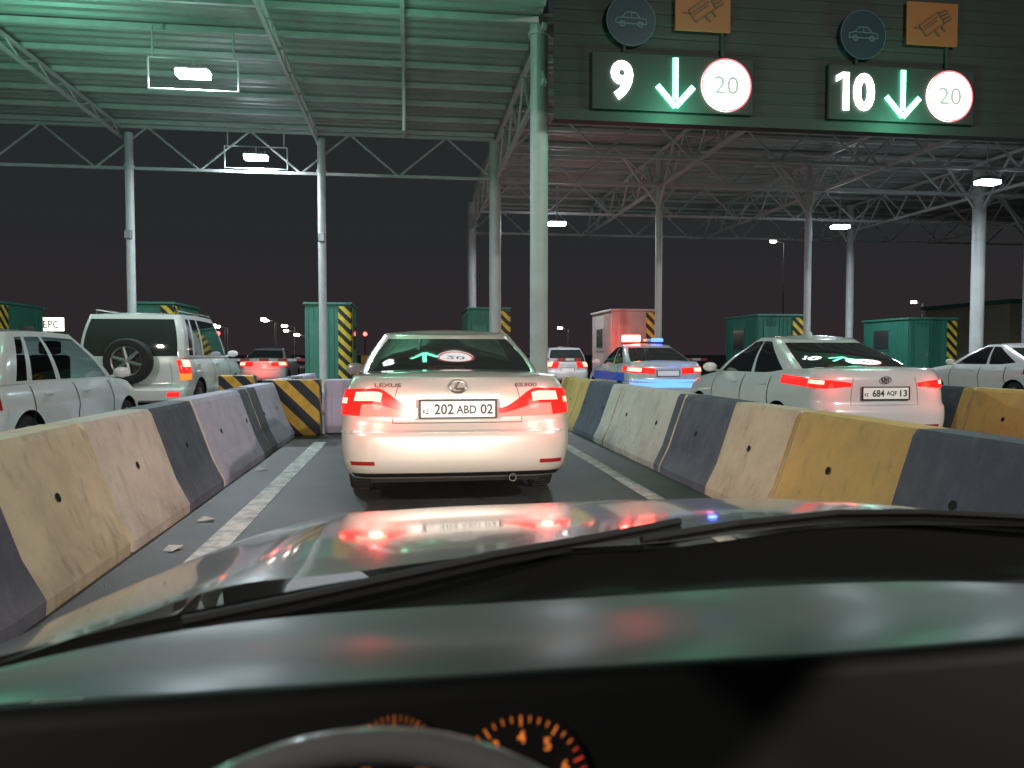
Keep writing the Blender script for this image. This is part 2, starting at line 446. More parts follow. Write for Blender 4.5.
    for u in C.hand:
        for sd in(1,-1):
            z=C.deck(2.)-.13; f=C.fz(u,z); p=C.surf(u,f)
            bm=B(); box(bm,(0,0,0),(.022,.19,.026),0,bev=.008); mk('door_handle',bm,paint,root,(sd*(p.x+.008),p.y,z))
    if headl:
        for sd in(1,-1):
            mk('headlight',patch(C,sd,.74,.86,lambda t:C.hz[0]+.02*(1-t),lambda t:C.hz[1]+.03*(1-t),.006),HLG,root,smooth=60)
        bm=patch(C,1,.9,1,C.hz[0]-.02,C.hz[1]-.02,.006); patch(C,-1,.9,1,C.hz[0]-.02,C.hz[1]-.02,.006,bm=bm)
        mk('grille',bm,BLKP,root)
    return root
def tails(C,root,u0,u1,lo,hi,mats,mi,name='tail_light',off=.01):
    for sd in(1,-1):
        mk(name,patch(C,sd,u0,u1,lo,hi,off,24,9,mi),mats,root,smooth=60)
def plate(root,y,z,w,h,parts,tilt=0,x=0):
    bm=B(); box(bm,(0,0,0),(w,h,.012),0,bev=.004)
    ob=mk('license_plate',bm,[PLATE],root,(x,y,z),(rad(90+tilt),0,0))
    fr=B()
    for sx,sy,bw,bh in((0,h/2+.006,w+.03,.012),(0,-h/2-.006,w+.03,.012),(w/2+.008,0,.014,h),(-w/2-.008,0,.014,h)):
        box(fr,(sx,sy,0),(bw,bh,.018))
    mk('plate_frame',fr,BLKP,ob)
    if parts:
        bm=B()
        for (s,cx,hh,ww,cy) in parts: text(bm,s,cx*w,cy*h,hh*h,.0085,0,ww*w if ww else None,bold=.022)
        mk('lettering',bm,INK,ob)
    return ob
RF=[(0,.14),(.08,.05),(.2,.01),(.42,0),(.5,.010),(.53,.045),(.6,.06),(.8,.06),(.93,.07),(1,.12)]
WD=[(0,.92),(.1,.965),(.35,1),(.6,1),(.85,.965),(1,.90)]
FF=[(0,.15),(.2,.02),(.5,0),(.8,.04),(1,.14)]
def sedanA():
    return Car(L=4.85,W=.955,zb=.23,rc=.22,tap=.02,deck=[(0,1.0),(.1,1.045),(.35,1.075),(1.1,1.08),(2.0,1.02),(3.4,1.0),(3.7,.98),(4.3,.9),(4.65,.78),(4.85,.64)],
      R=RF,F=FF,Wd=WD,ybr=1.06,ytr=1.70,yfb=3.55,yft=2.85,zr=1.475,wb=.86,wt=.64,wr=1.05,wf=3.85,wR=.325,vb=0,zc=.011,
      doors=(.42,.5,.6),trunk=(.69,1.0,.145),hand=(.44,.53),hz=(.6,.74),pil=(.475,))
def sedanB():
    return Car(L=4.37,W=.875,zb=.22,rc=.27,ry=.2,tap=.03,deck=[(0,.99),(.08,1.04),(.3,1.08),(.75,1.065),(1.5,1.0),(2.9,.99),(3.2,.96),(3.9,.85),(4.2,.72),(4.37,.6)],
      R=RF,F=FF,Wd=WD,ybr=.52,ytr=1.45,yfb=3.3,yft=2.3,zr=1.475,wb=.78,wt=.57,wr=.93,wf=3.5,wR=.31,vb=.04,
      doors=(.40,.49,.6),trunk=(.66,.98,.14),hand=(.42,.52),hz=(.6,.76),pil=(.4917,))
def hatch(L=3.95):
    return Car(L=L,W=.84,zb=.22,deck=[(0,.93),(.3,.96),(1.5,.95),(L-1.35,.94),(L-.95,.92),(L-.45,.83),(L-.15,.7),(L,.6)],
      R=RF,F=FF,Wd=WD,ybr=.10,ytr=.5,yfb=L-.9,yft=L-1.8,zr=1.50,wb=.76,wt=.60,wr=.68,wf=L-.8,wR=.31,
      doors=(.36,.48,.6),trunk=(.6,.9,.15),hand=(.40,.51),hz=(.58,.74),pil=(.475,.375))
def suv():
    return Car(L=4.7,W=.935,zb=.42,deck=[(0,1.18),(.3,1.2),(2.9,1.19),(3.3,1.17),(4.2,1.1),(4.5,1.0),(4.7,.85)],
      R=[(0,.02),(.05,-.04),(.3,-.05),(.36,.02),(.42,.04),(.8,.05),(1,.07)],F=FF,Wd=WD,rc=.12,ry=.12,bul=.04,tap=.02,
      ybr=.07,ytr=.26,yfb=3.45,yft=2.75,zr=1.96,wb=.86,wt=.74,gbul=.04,grc=.12,gry=.12,wr=.95,wf=3.7,wR=.39,
      doors=(.34,.47,.6),trunk=(.72,1.12,.17),hand=(.37,.5),hz=(.85,1.02),pil=(.4583,.375))
# ------------------------------------------------ 1. champagne saloon ahead
C=sedanA()
lx=build_car(C,(.385,6.1,0),SPAINT,'champagne saloon with lit brake lights, stopped in the toll lane','car',spokes=7)
def mlx(t,v):
    if v<0 or v>=1: return 0
    if v<.34 and t<.50: return 2
    if .30<t<.56 and .50<v<.85: return 1
    if .66<t<.8 and .35<v<.6: return 1
    return 0
tails(C,lx,.092,.345,lambda t:.735+.035*t,lambda t:.81+.18*sst(t/.42)-.04*t,[RLIT,RHOT,RCLR],mlx)
plate(lx,.035,.805,.60,.130,[('202',-.19,.66,.26,0),('ABD',.11,.52,.27,-.02),('02',.385,.62,.17,0),('KZ',-.43,.28,.085,-.14)])
bm=patch(C,1,0,.10,.895,.925,.014,10,2); patch(C,-1,0,.10,.895,.925,.014,10,2,bm=bm)
mk('trunk_trim',bm,BADGE,lx,smooth=60)
bm=patch(C,1,0,.098,.715,.885,.0035,8,2); patch(C,-1,0,.098,.715,.885,.0035,8,2,bm=bm)
mk('plate_recess',bm,M('plate_recess_shade',(.36,.33,.30),.4),lx)  # shade of the recess painted as a flat, darker body-colour patch
bm=patch(C,1,0,.3,.618,.634,.006,14,1); patch(C,-1,0,.3,.618,.634,.006,14,1,bm=bm)
mk('bumper_strip',bm,BADGE,lx)
bm=patch(C,1,.0,.26,.25,.285,.004,14,1); patch(C,-1,0,.26,.25,.285,.004,14,1,bm=bm); mk('rear_skirt',bm,BLKP,lx)
bm=B(); N=28
for i in range(N):
    a=2*math.pi*i/N;b_=2*math.pi*(i+1)/N
    bar(bm,(.068*math.cos(a),.048*math.sin(a),0),(.068*math.cos(b_),.048*math.sin(b_),0),.008,5)
bar(bm,(.012,.042,0),(-.022,-.018,0),.008,5); bar(bm,(-.022,-.018,0),(.055,-.018,0),.008,5)
mk('emblem',bm,BADGED,lx,(0,.045,.985),(rad(80),0,0))
INKB=M('badge_dark',(.10,.09,.08),.35,.4)
for s,x,w in(('LEXUS',-.56,.21),('ES300',.56,.18)):
    bm=B(); text(bm,s,0,0,.03,0,0,w,bold=.02); mk('lettering',bm,INKB,lx,(x,.062+.05*(x/.95)**2,.998),(rad(82),0,-x*.10))
EXH=M('exhaust_steel',(.12,.11,.10),.5,.6)
for x in(.45,):
    bm=B(); lathe(bm,[(0,.026),(.12,.026),(.12,.032),(-.02,.032),(-.02,.026),(0,.026)],18,'Y'); mk('exhaust_pipe',bm,EXH,lx,(x,.09,.235),smooth=50)
bm=B(); box(bm,(0,0,0),(.34,.05,.03),0,bev=.008); mk('brake_light',bm,RDIM,lx,(0,1.08,1.09))
for sd in(1,-1):
    mk('reflector',patch(C,sd,.19,.25,.36,.39,.006,6,2),RDIM,lx)
    plight('brake_lamp_bulb',(sd*.68,-.10,.84),6,(1,.05,.04),.05,lx)
# ------------------------------------------------ 2. white saloon in the next lane
C=sedanB()
hy=build_car(C,(5.40,8.0,0),WPAINT,'white compact saloon with lit tail lights behind the concrete barrier','car')
def mhy(t,v):
    if v<0 or v>=1: return 0
    if .38<t<.60 and .35<v<.8: return 1
    return 0
tails(C,hy,.145,.365,lambda t:.875-.05*sst(t/.5)+.07*t,lambda t:.92+.075*t,[RLIT,RHOT,RDIM],mhy)
for sd in(1,-1): plight('tail_lamp_bulb',(sd*.66,-.08,.9),1.6,(1,.06,.03),.05,hy)
plate(hy,.045,.80,.56,.130,[('684',-.17,.62,.26,0),('AQF',.12,.46,.23,-.02),('13',.385,.58,.16,0),('KZ',-.43,.28,.085,-.12)])
bm=B(); 
for i in range(24):
    a=2*math.pi*i/24;b_=2*math.pi*(i+1)/24
    bar(bm,(.06*math.cos(a),.033*math.sin(a),0),(.06*math.cos(b_),.033*math.sin(b_),0),.006,5)
bar(bm,(-.03,-.02,0),(-.018,.022,0),.006,5);bar(bm,(.018,-.022,0),(.03,.02,0),.006,5);bar(bm,(-.022,0,0),(.022,0,0),.006,5)
mk('emblem',bm,INKB,hy,(0,.04,.955),(rad(84),0,0))
for sd in(1,-1):
    mk('reflector',patch(C,sd,.15,.22,.40,.44,.006,6,2),RDIM,hy)
bm=B(); bmesh.ops.create_uvsphere(bm,u_segments=10,v_segments=6,radius=1)
for v in bm.verts: v.co=Vector((v.co.x*.025,v.co.y*.07,v.co.z*.045))
mk('roof_antenna',bm,WPAINT,hy,(0,1.75,1.515),smooth=60)
# ------------------------------------------------ 3. patrol car
C=sedanB()
po=build_car(C,(5.72,16.3,0),WPAINT,'white patrol car with blue stripes and flashing light bar','police car')
tails(C,po,.11,.35,lambda t:.80+.05*t,lambda t:.93+.05*t,[RLIT,RHOT],lambda t,v:1 if .4<t<.8 and .2<v<.8 else 0)
for sd in(1,-1):
    mk('side_stripe',patch(C,sd,.33,.66,lambda t:.62,lambda t:.82,.004,24,3),BLUEP,po,smooth=60)
bm=patch(C,1,0,.28,.50,.68,.005,14,2); patch(C,-1,0,.28,.50,.68,.005,14,2,bm=bm); mk('rear_glow_stripe',bm,M('livery_glow_blue',(.02,.1,.7),.3,e=(.10,.26,1),es=2.6),po)  # blue glow on the rear is put into this stripe's emission
plate(po,.05,.82,.5,.115,[])
lb=B(); box(lb,(0,0,.03),(1.05,.22,.04),0,bev=.01); lbo=mk('light_bar',lb,BLKP,po,(0,1.95,1.50))
LR=M('beacon_red',(1,.05,.03),.2,e=(1,.07,.05),es=40); LB=M('beacon_blue',(.1,.2,1),.2,e=(.07,.16,1),es=4)
for x,m in((-.30,LR),(.36,LB)):
    bm=B(); box(bm,(0,0,0),(.44 if x<0 else .28,.2,.17 if x<0 else .10),0,bev=.04); mk('beacon',bm,m,lbo,(x,0,.13 if x<0 else .09))
bm=B(); box(bm,(0,0,0),(.12,.2,.07),0,bev=.02); mk('siren_box',bm,M('siren_white',(.7,.7,.7),.3),lbo,(0.10,0,.09))
plight('beacon_fill_light',(.6,6.8,1.7),55,(1,.04,.03),.1,po)  # added red light well ahead of the car, washing the booth
plight('beacon_fill_light',(.4,-.6,1.4),9,(.08,.15,1),.1,po)  # added blue light behind the car, tinting its rear
# ------------------------------------------------ 4. others
hot=lambda t,v:1 if .4<t<.8 and .2<v<.8 else 0
C=hatch()
c=build_car(C,(5.95,28.3,0),WPAINT,'white hatchback with bright brake lights past the toll booth','car')
tails(C,c,.13,.33,.72,.95,[RLIT,RHOT],hot); plate(c,.05,.66,.5,.11,[])
C=sedanB()
c=build_car(C,(9.8,15.4,0),DPAINT,'dark saloon waiting beside the green toll booth','car')
tails(C,c,.12,.34,.8,.95,[RDIM],None); bm=B(); box(bm,(0,0,0),(.3,.04,.04),0,bev=.01); mk('brake_light',bm,RHOT,c,(0,.88,1.24))
C=sedanB()
c=build_car(C,(14.4,14.6,0),WPAINT,'white saloon seen side-on in a far lane','car'); tails(C,c,.12,.34,.8,.95,[RDIM],None)
C=suv()
sv=build_car(C,(-4.72,13.6,0),WPAINT,'tall white off-road car with a spare wheel on its rear door','off-road car',spokes=6,wagon=True)
tails(C,sv,.205,.315,.80,1.14,[RLIT,RHOT,AMB],lambda t,v:(1 if v>.6 and t>.3 else (2 if v<.3 else 0)))
wheel(sv,(.05,-.13,1.13),.38,-1,wd=.11,name='spare_wheel',rot=(0,0,rad(90)),sp=6)
plate(sv,-.065,.62,.5,.11,[],x=-.55)
for sd in(1,-1):
    bm=B(); bar(bm,(0,.4,0),(0,2.7,0),.018,8)
    for y in(.45,1.5,2.6): bar(bm,(0,y,0),(0,y,-.07),.018,8)
    mk('roof_rail',bm,CHROME,sv,(sd*.66,0,2.02))
    mk('bumper_light',patch(C,sd,.16,.22,.52,.6,.006,6,2),RLIT,sv)
C=hatch(4.25)
c=build_car(C,(-4.72,7.75,0),WPAINT,'white five-door hatchback behind the concrete barrier','car',clear=True)
tails(C,c,.15,.275,.70,.88,[RDIM],None)
C=sedanB()
c=build_car(C,(-5.6,30.,0),WPAINT,'pale saloon with red tail lights beyond the booths','car'); tails(C,c,.12,.34,.78,.95,[RLIT,RHOT],hot)
plight('tail_lamp_bulb',(0,-.5,.8),25,(1,.06,.03),.1,c)
C=sedanB()
c=build_car(C,(-9.55,21.2,0),WPAINT,'pale saloon with lit red tail lights queuing in an outer lane','car'); tails(C,c,.12,.34,.80,1.0,[RHOT],None)
# ---------------------------------------------------------------- ground
bm=B()
vv=[[bm.verts.new((-400+100*i,-300+120*j,0)) for j in range(11)] for i in range(9)]
for i in range(8):
    for j in range(10): bm.faces.new((vv[i][j],vv[i+1][j],vv[i+1][j+1],vv[i][j+1]))
g=mk('ground',bm,ASPH); g['kind']='structure'
def ln(x,y0,y1,w=.15):
    bm=B(); k=12
    L=[bm.verts.new((x-w/2+random.uniform(-.006,.006),lerp(y0,y1,i/k),.004)) for i in range(k+1)]
    Rr=[bm.verts.new((x+w/2+random.uniform(-.006,.006),lerp(y0,y1,i/k),.004)) for i in range(k+1)]
    for i in range(k): bm.faces.new((L[i],Rr[i],Rr[i+1],L[i+1]))
    o=mk('road_marking',bm,LINE); o['kind']='structure'
ln(-1.26,2.5,11.,.17); ln(2.10,2.5,13.,.15); ln(3.75,4,13); ln(6.4,4,14); ln(-3.1,4,14)
PAPER=M('paper',(.7,.7,.68),.8)
for (x,y,a) in((-1.52,5.9,.3),(-1.50,5.05,1.2),(-1.58,8.4,.7)):
    bm=B(); k=[bm.verts.new(p) for p in((-.06,-.035,.008),(.06,-.03,.02),(.05,.04,.008),(-.01,.03,.035),(-.06,.035,.01))]
    bm.faces.new((k[0],k[1],k[3])); bm.faces.new((k[1],k[2],k[3])); bm.faces.new((k[0],k[3],k[4]))
    tag(mk('paper_scrap',bm,PAPER,None,(x,y,0),(0,0,a)),'crumpled white paper scrap lying on the asphalt','litter','litter on the lane')
# ---------------------------------------------------------------- barriers
PR=[(.40,0),(.40,.07),(.30,.27),(.125,.78),(.10,.82)]
PROF=PR+[(-x,z) for x,z in reversed(PR)]
def barrier(xc,y0,y1,segs,label):
    bm=B(); y0+=.012; y1-=.012; cuts=[y0]+[s[0] for s in segs if y0<s[0]<y1]+[y1]
    ym=(y0+y1)/2; MT=[BCREAM,BWHITE,BYEL,BDARK,BHOLE,BSPILL]
    def colour(y):
        c=0
        for s in segs:
            if y>=s[0]: c=s[1]
        return c
    ys=[];cl=[]
    for a,b in zip(cuts[:-1],cuts[1:]):
        k=max(1,int((b-a)/.4))
        for i in range(k): ys.append(lerp(a,b,i/k)); cl.append(colour((a+b)/2))
    ys.append(y1)
    rows=[]
    for y in ys:
        rows.append([bm.verts.new((x+random.uniform(-.003,.003),y-ym+(random.uniform(-.012,.012) if y0<y<y1 else 0),max(0,z+random.uniform(-.002,.002)))) for x,z in PROF])
    for i in range(len(ys)-1):
        for j in range(len(PROF)-1):
            bm.faces.new((rows[i][j],rows[i+1][j],rows[i+1][j+1],rows[i][j+1])).material_index=cl[i]
    bm.faces.new(rows[0]).material_index=cl[0]; bm.faces.new(rows[-1]).material_index=cl[-1]
    bmesh.ops.recalc_face_normals(bm,faces=bm.faces)
    eds=[e for e in bm.edges if any(all(abs(v.co.y-(q-ym))<1e-4 for v in e.verts) for q in (y0,y1))]
    bmesh.ops.bevel(bm,geom=eds,offset=.018,segments=2,affect='EDGES')
    nrm=Vector((.51,0,.175)).normalized()
    for sd in(1,-1):
        for yy in ((y0-ym)*.5,(y1-ym)*.5):
            z=.47; x=.30-.175*(z-.27)/.51
            c=Vector((sd*(x+.002),yy,z)); nn=Vector((sd*nrm.x,0,nrm.z)); t=Vector((0,1,0)); b=nn.cross(t)
            f=bm.faces.new([bm.verts.new(c+nn*.003+t*.028*math.cos(a*math.pi/6)+b*.028*math.sin(a*math.pi/6)) for a in range(12)]); f.material_index=4
    o=mk('concrete_barrier',bm,MT,None,(xc,ym,0),(0,0,rad(random.uniform(-.35,.35))))
    tag(o,label,'concrete barrier','concrete lane barriers'); return o
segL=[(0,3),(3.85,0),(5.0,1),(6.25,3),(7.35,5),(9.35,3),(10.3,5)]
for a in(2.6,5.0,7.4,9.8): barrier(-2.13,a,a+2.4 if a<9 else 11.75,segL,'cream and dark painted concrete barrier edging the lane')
segR=[(0,3),(4.02,2),(5.35,0),(6.45,3),(7.9,1),(10.6,3),(12.0,2)]
for a,b in((.6,2.95),(2.95,5.33),(5.33,7.7),(7.7,10.1),(10.1,12.5),(12.5,14.2)):
    barrier(3.0,a,b,segR,'yellow and dark painted concrete barrier between two lanes')
segR2=[(0,2),(9.0,3),(10.2,1),(12,3),(13.2,2)]
for a in(6.4,8.8,11.2): barrier(7.25,a,a+2.4,segR2,'yellow and dark concrete barrier behind the white saloon')
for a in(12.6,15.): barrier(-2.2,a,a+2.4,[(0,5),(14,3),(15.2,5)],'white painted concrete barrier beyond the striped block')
bm=B(); box(bm,(0,0,.43),(.86,.40,.86),0,bev=.03)
tag(mk('hazard_block',bm,HAZ,None,(-1.80,12.05,0)),'concrete end block with black and yellow diagonal stripes','hazard block')
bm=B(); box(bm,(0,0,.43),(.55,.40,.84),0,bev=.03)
tag(mk('concrete_block',bm,BSPILL,None,(-1.05,12.3,0)),'plain pale concrete block beside the striped end block','concrete block')
bm=B(); box(bm,(0,0,.43),(.62,.40,.86),0,bev=.03)
tag(mk('hazard_block',bm,HAZ,None,(-3.15,14.6,0)),'striped block at the end of the neighbouring lane','hazard block')
# ---------------------------------------------------------------- islands
for x in(-12.3,-7.35,-2.4,2.4,7.25,12.25,17.4):
    bm=B(); box(bm,(0,0,.1),(1.5,14,.2),0,bev=.03)
    o=mk('pavement_island',bm,CONC,None,(x,25.4,0)); o['kind']='structure'
# ---------------------------------------------------------------- booths
def booth(x,y,w=1.2,d=2.6,h=2.5,label='green toll booth with black and yellow striped corner',pm=BOOTH):
    e=E('toll_booth',(x,y,.2),label,'toll booth','toll booths on the islands')
    bm=B(); box(bm,(0,0,h/2),(w,d,h),0)
    k=int(w/.14)
    for i in range(k):
        xx=-w/2+.07+i*(w-.14)/(k-1); box(bm,(xx,-d/2-.012,h/2),(.05,.03,h-.2)); box(bm,(xx,d/2+.012,h/2),(.05,.03,h-.2))
    for sd in(1,-1):
        for i in range(16):
            yy=-d/2+.12+i*(d-.24)/15
            if abs(yy-.2)>.55: box(bm,(sd*(w/2+.008),yy,h/2),(.03,.05,h-.2))
    mk('wall',bm,pm,e)
    bm=B(); box(bm,(0,0,h+.03),(w+.1,d+.15,.07),0,bev=.015); mk('roof',bm,pm if pm!=BOOTH else BOOTHR,e)
    for sd in(1,-1):
        bm=B(); box(bm,(0,0,0),(.02,.9,.7)); fr=mk('window',bm,GLASSL,e,(sd*(w/2+.006),.2,1.55))
        bm=B()
        for yy,zz,sy,sz in((0,.37,1.0,.04),(0,-.37,1.0,.04),(.47,0,.04,.74),(-.47,0,.04,.74)): box(bm,(0,yy,zz),(.035,sy,sz))
        mk('frame',bm,pm,fr)
    bm=B(); box(bm,(0,0,0),(.36,.03,h-.1)); mk('striped_panel',bm,HAZ2,e,(w/2-.17,-d/2-.045,h/2))
    bm=B(); box(bm,(0,0,0),(.03,.40,h-.1)); mk('striped_panel',bm,HAZ2,e,(w/2+.03,-d/2+.19,h/2))
    bm=B(); box(bm,(0,0,0),(.5,.012,1.9)); dr=mk('door',bm,BOOTHR if pm==BOOTH else pm,e,(-w*.22,-d/2-.035,1.05))
    bm=B(); bar(bm,(0,-.02,.08),(0,-.02,-.08),.012,6); mk('handle',bm,CHROME,dr,(.18,-.01,0))
    return e
booth(-12.2,24.8);booth(-7.4,24.6);booth(-2.38,24.2,w=1.3)
booth(2.55,26.0,w=1.35)
booth(7.25,25.4,w=1.5,h=2.45,label='pale toll booth with striped corner behind the patrol car',pm=BOOTHP)
booth(12.6,26,w=1.6,h=2.35)
booth(18.0,25.6,w=1.8,h=2.25,label='wide green toll booth beside a steel column')
RSIG=M('signal_red',(1,.05,.05),.3,e=(1,.05,.04),es=12)
GARM=stripes('gate_arm_stripe',(.6,.05,.04),(.7,.7,.7),1.6,1,0)
for x,y in((-1.55,27.2),(3.4,27.8),(-6.5,27.2),(8.2,27.6),(13.4,27.6)):
    e=E('toll_gate',(x,y,.2),'toll gate cabinet with striped arm and small red lamp','toll gate','toll gates at the booths')
    bm=B(); box(bm,(0,0,.5),(.3,.3,1.0),0,bev=.02); mk('cabinet',bm,M('gate_cabinet',(.55,.3,.05),.5),e)
    bm=B(); box(bm,(1.4,0,0),(2.8,.05,.09)); mk('arm',bm,GARM,e,(.1,-.18,.85))
    bm=B(); bar(bm,(0,0,1.0),(0,0,1.65),.03,8); box(bm,(0,0,1.75),(.16,.12,.22),0,bev=.02); mk('signal_post',bm,BLKP,e)
    bm=B(); disc(bm,0,0,.07,0,18,0,0,.02); mk('signal_lamp',bm,RSIG,e,(0,-.072,1.75),(rad(90),0,0))
# ---------------------------------------------------------------- canopy
cp=E('toll_canopy',(2.35,20,0),'large steel toll plaza canopy with corrugated roof, trusses and columns','canopy')
OX,OY=2.35,20.
def P(x,y,z): return (x-OX,y-OY,z)
def corr(x0,x1,y0,y1,z):
    bm=B(); per=.30; y=y0; prev=None; ys=[]
    while y<y1:
        ys+= [(y,0),(y+per*.35,0),(y+per*.5,.05),(y+per*.85,.05)]; y+=per
    for (yy,dz) in ys:
        r=[bm.verts.new(P(x,yy,z+dz)) for x in(x0,(x0+x1)/2,x1)]
        if prev:
            for i in range(2): bm.faces.new((prev[i],prev[i+1],r[i+1],r[i]))
        prev=r
    return bm
mk('roof',corr(-26,2.35,10.7,21.6,7.25),ROOF,cp,recalc=False)
mk('roof',corr(2.36,32,13.45,31.2,7.25),ROOF,cp,recalc=False)
def fascia(x0,x1,y,z0,z1):
    bm=B(); z=z0; pts=[]
    while z<z1: pts+=[(y,z),(y,z+.15),(y+.008,z+.165),(y+.008,z+.195)]; z+=.21
    prev=None
    for (yy,zz) in pts:
        r=[bm.verts.new(P(x,yy,zz)) for x in(x0,x1)]
        if prev: bm.faces.new((prev[0],prev[1],r[1],r[0]))
        prev=r
    box(bm,P((x0+x1)/2,y+.10,z0-.03),(x1-x0,.24,.06)); return bm
mk('fascia',fascia(2.5,32,13.2,5.40,8.2),FASC,cp)
mk('fascia',fascia(-26,2.4,10.5,7.0,8.2),FASC,cp)
def truss(x0,x1,y,zb,zt,step=1.5,r=.05):
    bm=B(); bar(bm,P(x0,y,zb),P(x1,y,zb),r*1.3,4); bar(bm,P(x0,y,zt),P(x1,y,zt),r*1.3,4)
    n=int((x1-x0)/step); s=(x1-x0)/n
    for i in range(n):
        a=x0+i*s; bar(bm,P(a,y,zb),P(a+s/2,y,zt),r*.7,5); bar(bm,P(a+s/2,y,zt),P(a+s,y,zb),r*.7,5)
    return bm
def trussy(x,y0,y1,zb,zt,step=1.5,r=.05):
    bm=B(); bar(bm,P(x,y0,zb),P(x,y1,zb),r*1.3,4); bar(bm,P(x,y0,zt),P(x,y1,zt),r*1.3,4)
    n=int((y1-y0)/step); s=(y1-y0)/n
    for i in range(n):
        a=y0+i*s; bar(bm,P(x,a,zb),P(x,a+s/2,zt),r*.7,5); bar(bm,P(x,a+s/2,zt),P(x,a+s,zb),r*.7,5)
    return bm
mk('truss',truss(-26,2.3,21.0,6.05,7.12,2.4,.04),STEEL,cp)
for y in(15.2,18.3,21.3,26,30.6): mk('truss',truss(2.4,32,y,6.1,7.12,2.2,.045),STEEL,cp)
for x in(-17.2,-12.3,-7.35,-2.4): mk('beam',trussy(x,10.8,21,6.85,7.1,1.2,.035),STEEL,cp)
for x in(2.4,7.2,12.2,17.35,22.4): mk('truss',trussy(x,13.5,30.6,6.1,7.08,1.6,.045),STEEL,cp)
bm=B()
for i in range(9): y=11.2+i*1.2; box(bm,P(-11.8,y,7.19),(28.2,.07,.10))
mk('purlin',bm,STEEL,cp)
bm=B()
for i in range(12): y=14.2+i*1.45; box(bm,P(17.2,y,7.19),(29.5,.07,.10))
mk('purlin',bm,STEEL,cp)
bm=B()
for x in(-.1,): bar(bm,P(x,16.2,5.9),P(x,16.2,7.2),.035,6); bar(bm,P(x,10.8,7.12),P(x,21,7.12),.05,4)
mk('hanger',bm,STEEL,cp)
def column(x,y,r,z1,brace=True):
    bm=B(); bar(bm,P(x,y,0.1),P(x,y,z1),r,20); box(bm,P(x,y,.23),(r*3.4,r*3.4,.05)); bar(bm,P(x,y,z1-.9),P(x,y,z1-.82),r*1.25,20)
    if brace:
        for dx,dy in((1.2,0),(-1.2,0),(0,1.2),(0,-1.2)):
            bar(bm,P(x,y,z1-1.6),P(x+dx,y+dy,z1-.05),.045,6)
    mk('column',bm,STEEL,cp,smooth=50)
for x in(-17.2,-12.3): column(x,20.8,.12,6.9)
column(-7.10,20.8,.105,6.9,False); column(-2.28,20.7,.105,6.9,False)
column(2.36,13.85,.165,7.9,False); column(2.36,21.1,.165,7.1,False); column(2.4,29.5,.165,7.1,False)
column(7.2,21.5,.10,7.1); column(12.1,22,.105,7.1); column(17.3,28.2,.15,7.1); column(17.35,21.4,.19,7.1); column(22.4,25.2,.12,7.1)
bm=B()
for x,y in((-7.10,20.66),(-2.28,20.56)): box(bm,P(x,y,4.3),(.16,.14,.22),0,bev=.02)
mk('junction_box',bm,HOUS,cp)
# ---------------------------------------------------------------- lamps
def lamp(x,y,z,power,frame=True,col_=(.80,.91,1)):
    e=E('canopy_lamp',(x,y,z),'hanging white floodlight under the canopy roof','lamp','floodlights under the canopy')
    top=7.15-z
    bm=B()
    if frame:
        for a,b in(((-.78,0,-.28),(.78,0,-.28)),((-.78,0,.28),(.78,0,.28)),((-.78,0,-.28),(-.78,0,.28)),((.78,0,-.28),(.78,0,.28)),((-.7,0,.28),(-.7,0,top)),((.7,0,.28),(.7,0,top))):
            bar(bm,a,b,.018,5)
        bar(bm,(0,0,.28),(0,0,.09),.02,5)
    else:
        bar(bm,(0,0,.08),(0,0,top),.025,6)
    mk('frame',bm,STEEL,e)
    bm=B(); box(bm,(0,0,.07),(.62,.30,.06),0,bev=.015)
    for i in range(7): box(bm,(-.24+.08*i,0,.12),(.012,.26,.05))
    mk('lamp_housing',bm,HOUS,e)
    bm=B(); box(bm,(0,-.02,.0),(.56,.27,.11),0,bev=.02); mk('led_panel',bm,LEDW,e)
    ld=bpy.data.lights.new('lamp_light','AREA'); ld.shape='RECTANGLE'; ld.size=.5; ld.size_y=.25; ld.energy=power; ld.color=col_
    lo=bpy.data.objects.new('lamp_light',ld); col.objects.link(lo); lo.parent=e; lo.location=(0,0,-.07)
lamp(-3.85,14.6,6.3,320); lamp(-3.9,20.5,6.3,280); lamp(4.9,25.2,5.6,280,False); lamp(14.5,24.3,5.56,280,False); lamp(14.95,18.2,5.72,280,False)
lamp(-13.5,17,6.3,280)
def mast(x,y,h,dx,power):  # unseen masts added behind the camera to light the car rears
    e=E('street_lamp',(x,y,0),'added unseen lamp mast behind the camera lighting the queue','street lamp','added lamps behind the camera')
    bm=B(); bar(bm,(0,0,0),(0,0,h),.11,12,0,.06); bar(bm,(0,0,h),(dx,0,h+.25),.045,8); mk('pole',bm,STEEL,e,smooth=50)
    bm=B(); box(bm,(0,0,.04),(.7,.3,.1),0,bev=.03); mk('lamp_head',bm,HOUS,e,(dx,0,h+.22),(rad(20),0,0))
    ld=bpy.data.lights.new('fill_mast_light','AREA'); ld.size=.6; ld.energy=power; ld.color=(1,.94,.88)
    lo=bpy.data.objects.new('fill_mast_light',ld); col.objects.link(lo); lo.parent=e; lo.location=(dx,.05,h+.12); lo.rotation_euler=(rad(36),0,0)
mast(11.5,-5.5,8.5,-1.2,1350); mast(-9.5,-5.5,8.5,1.2,800)
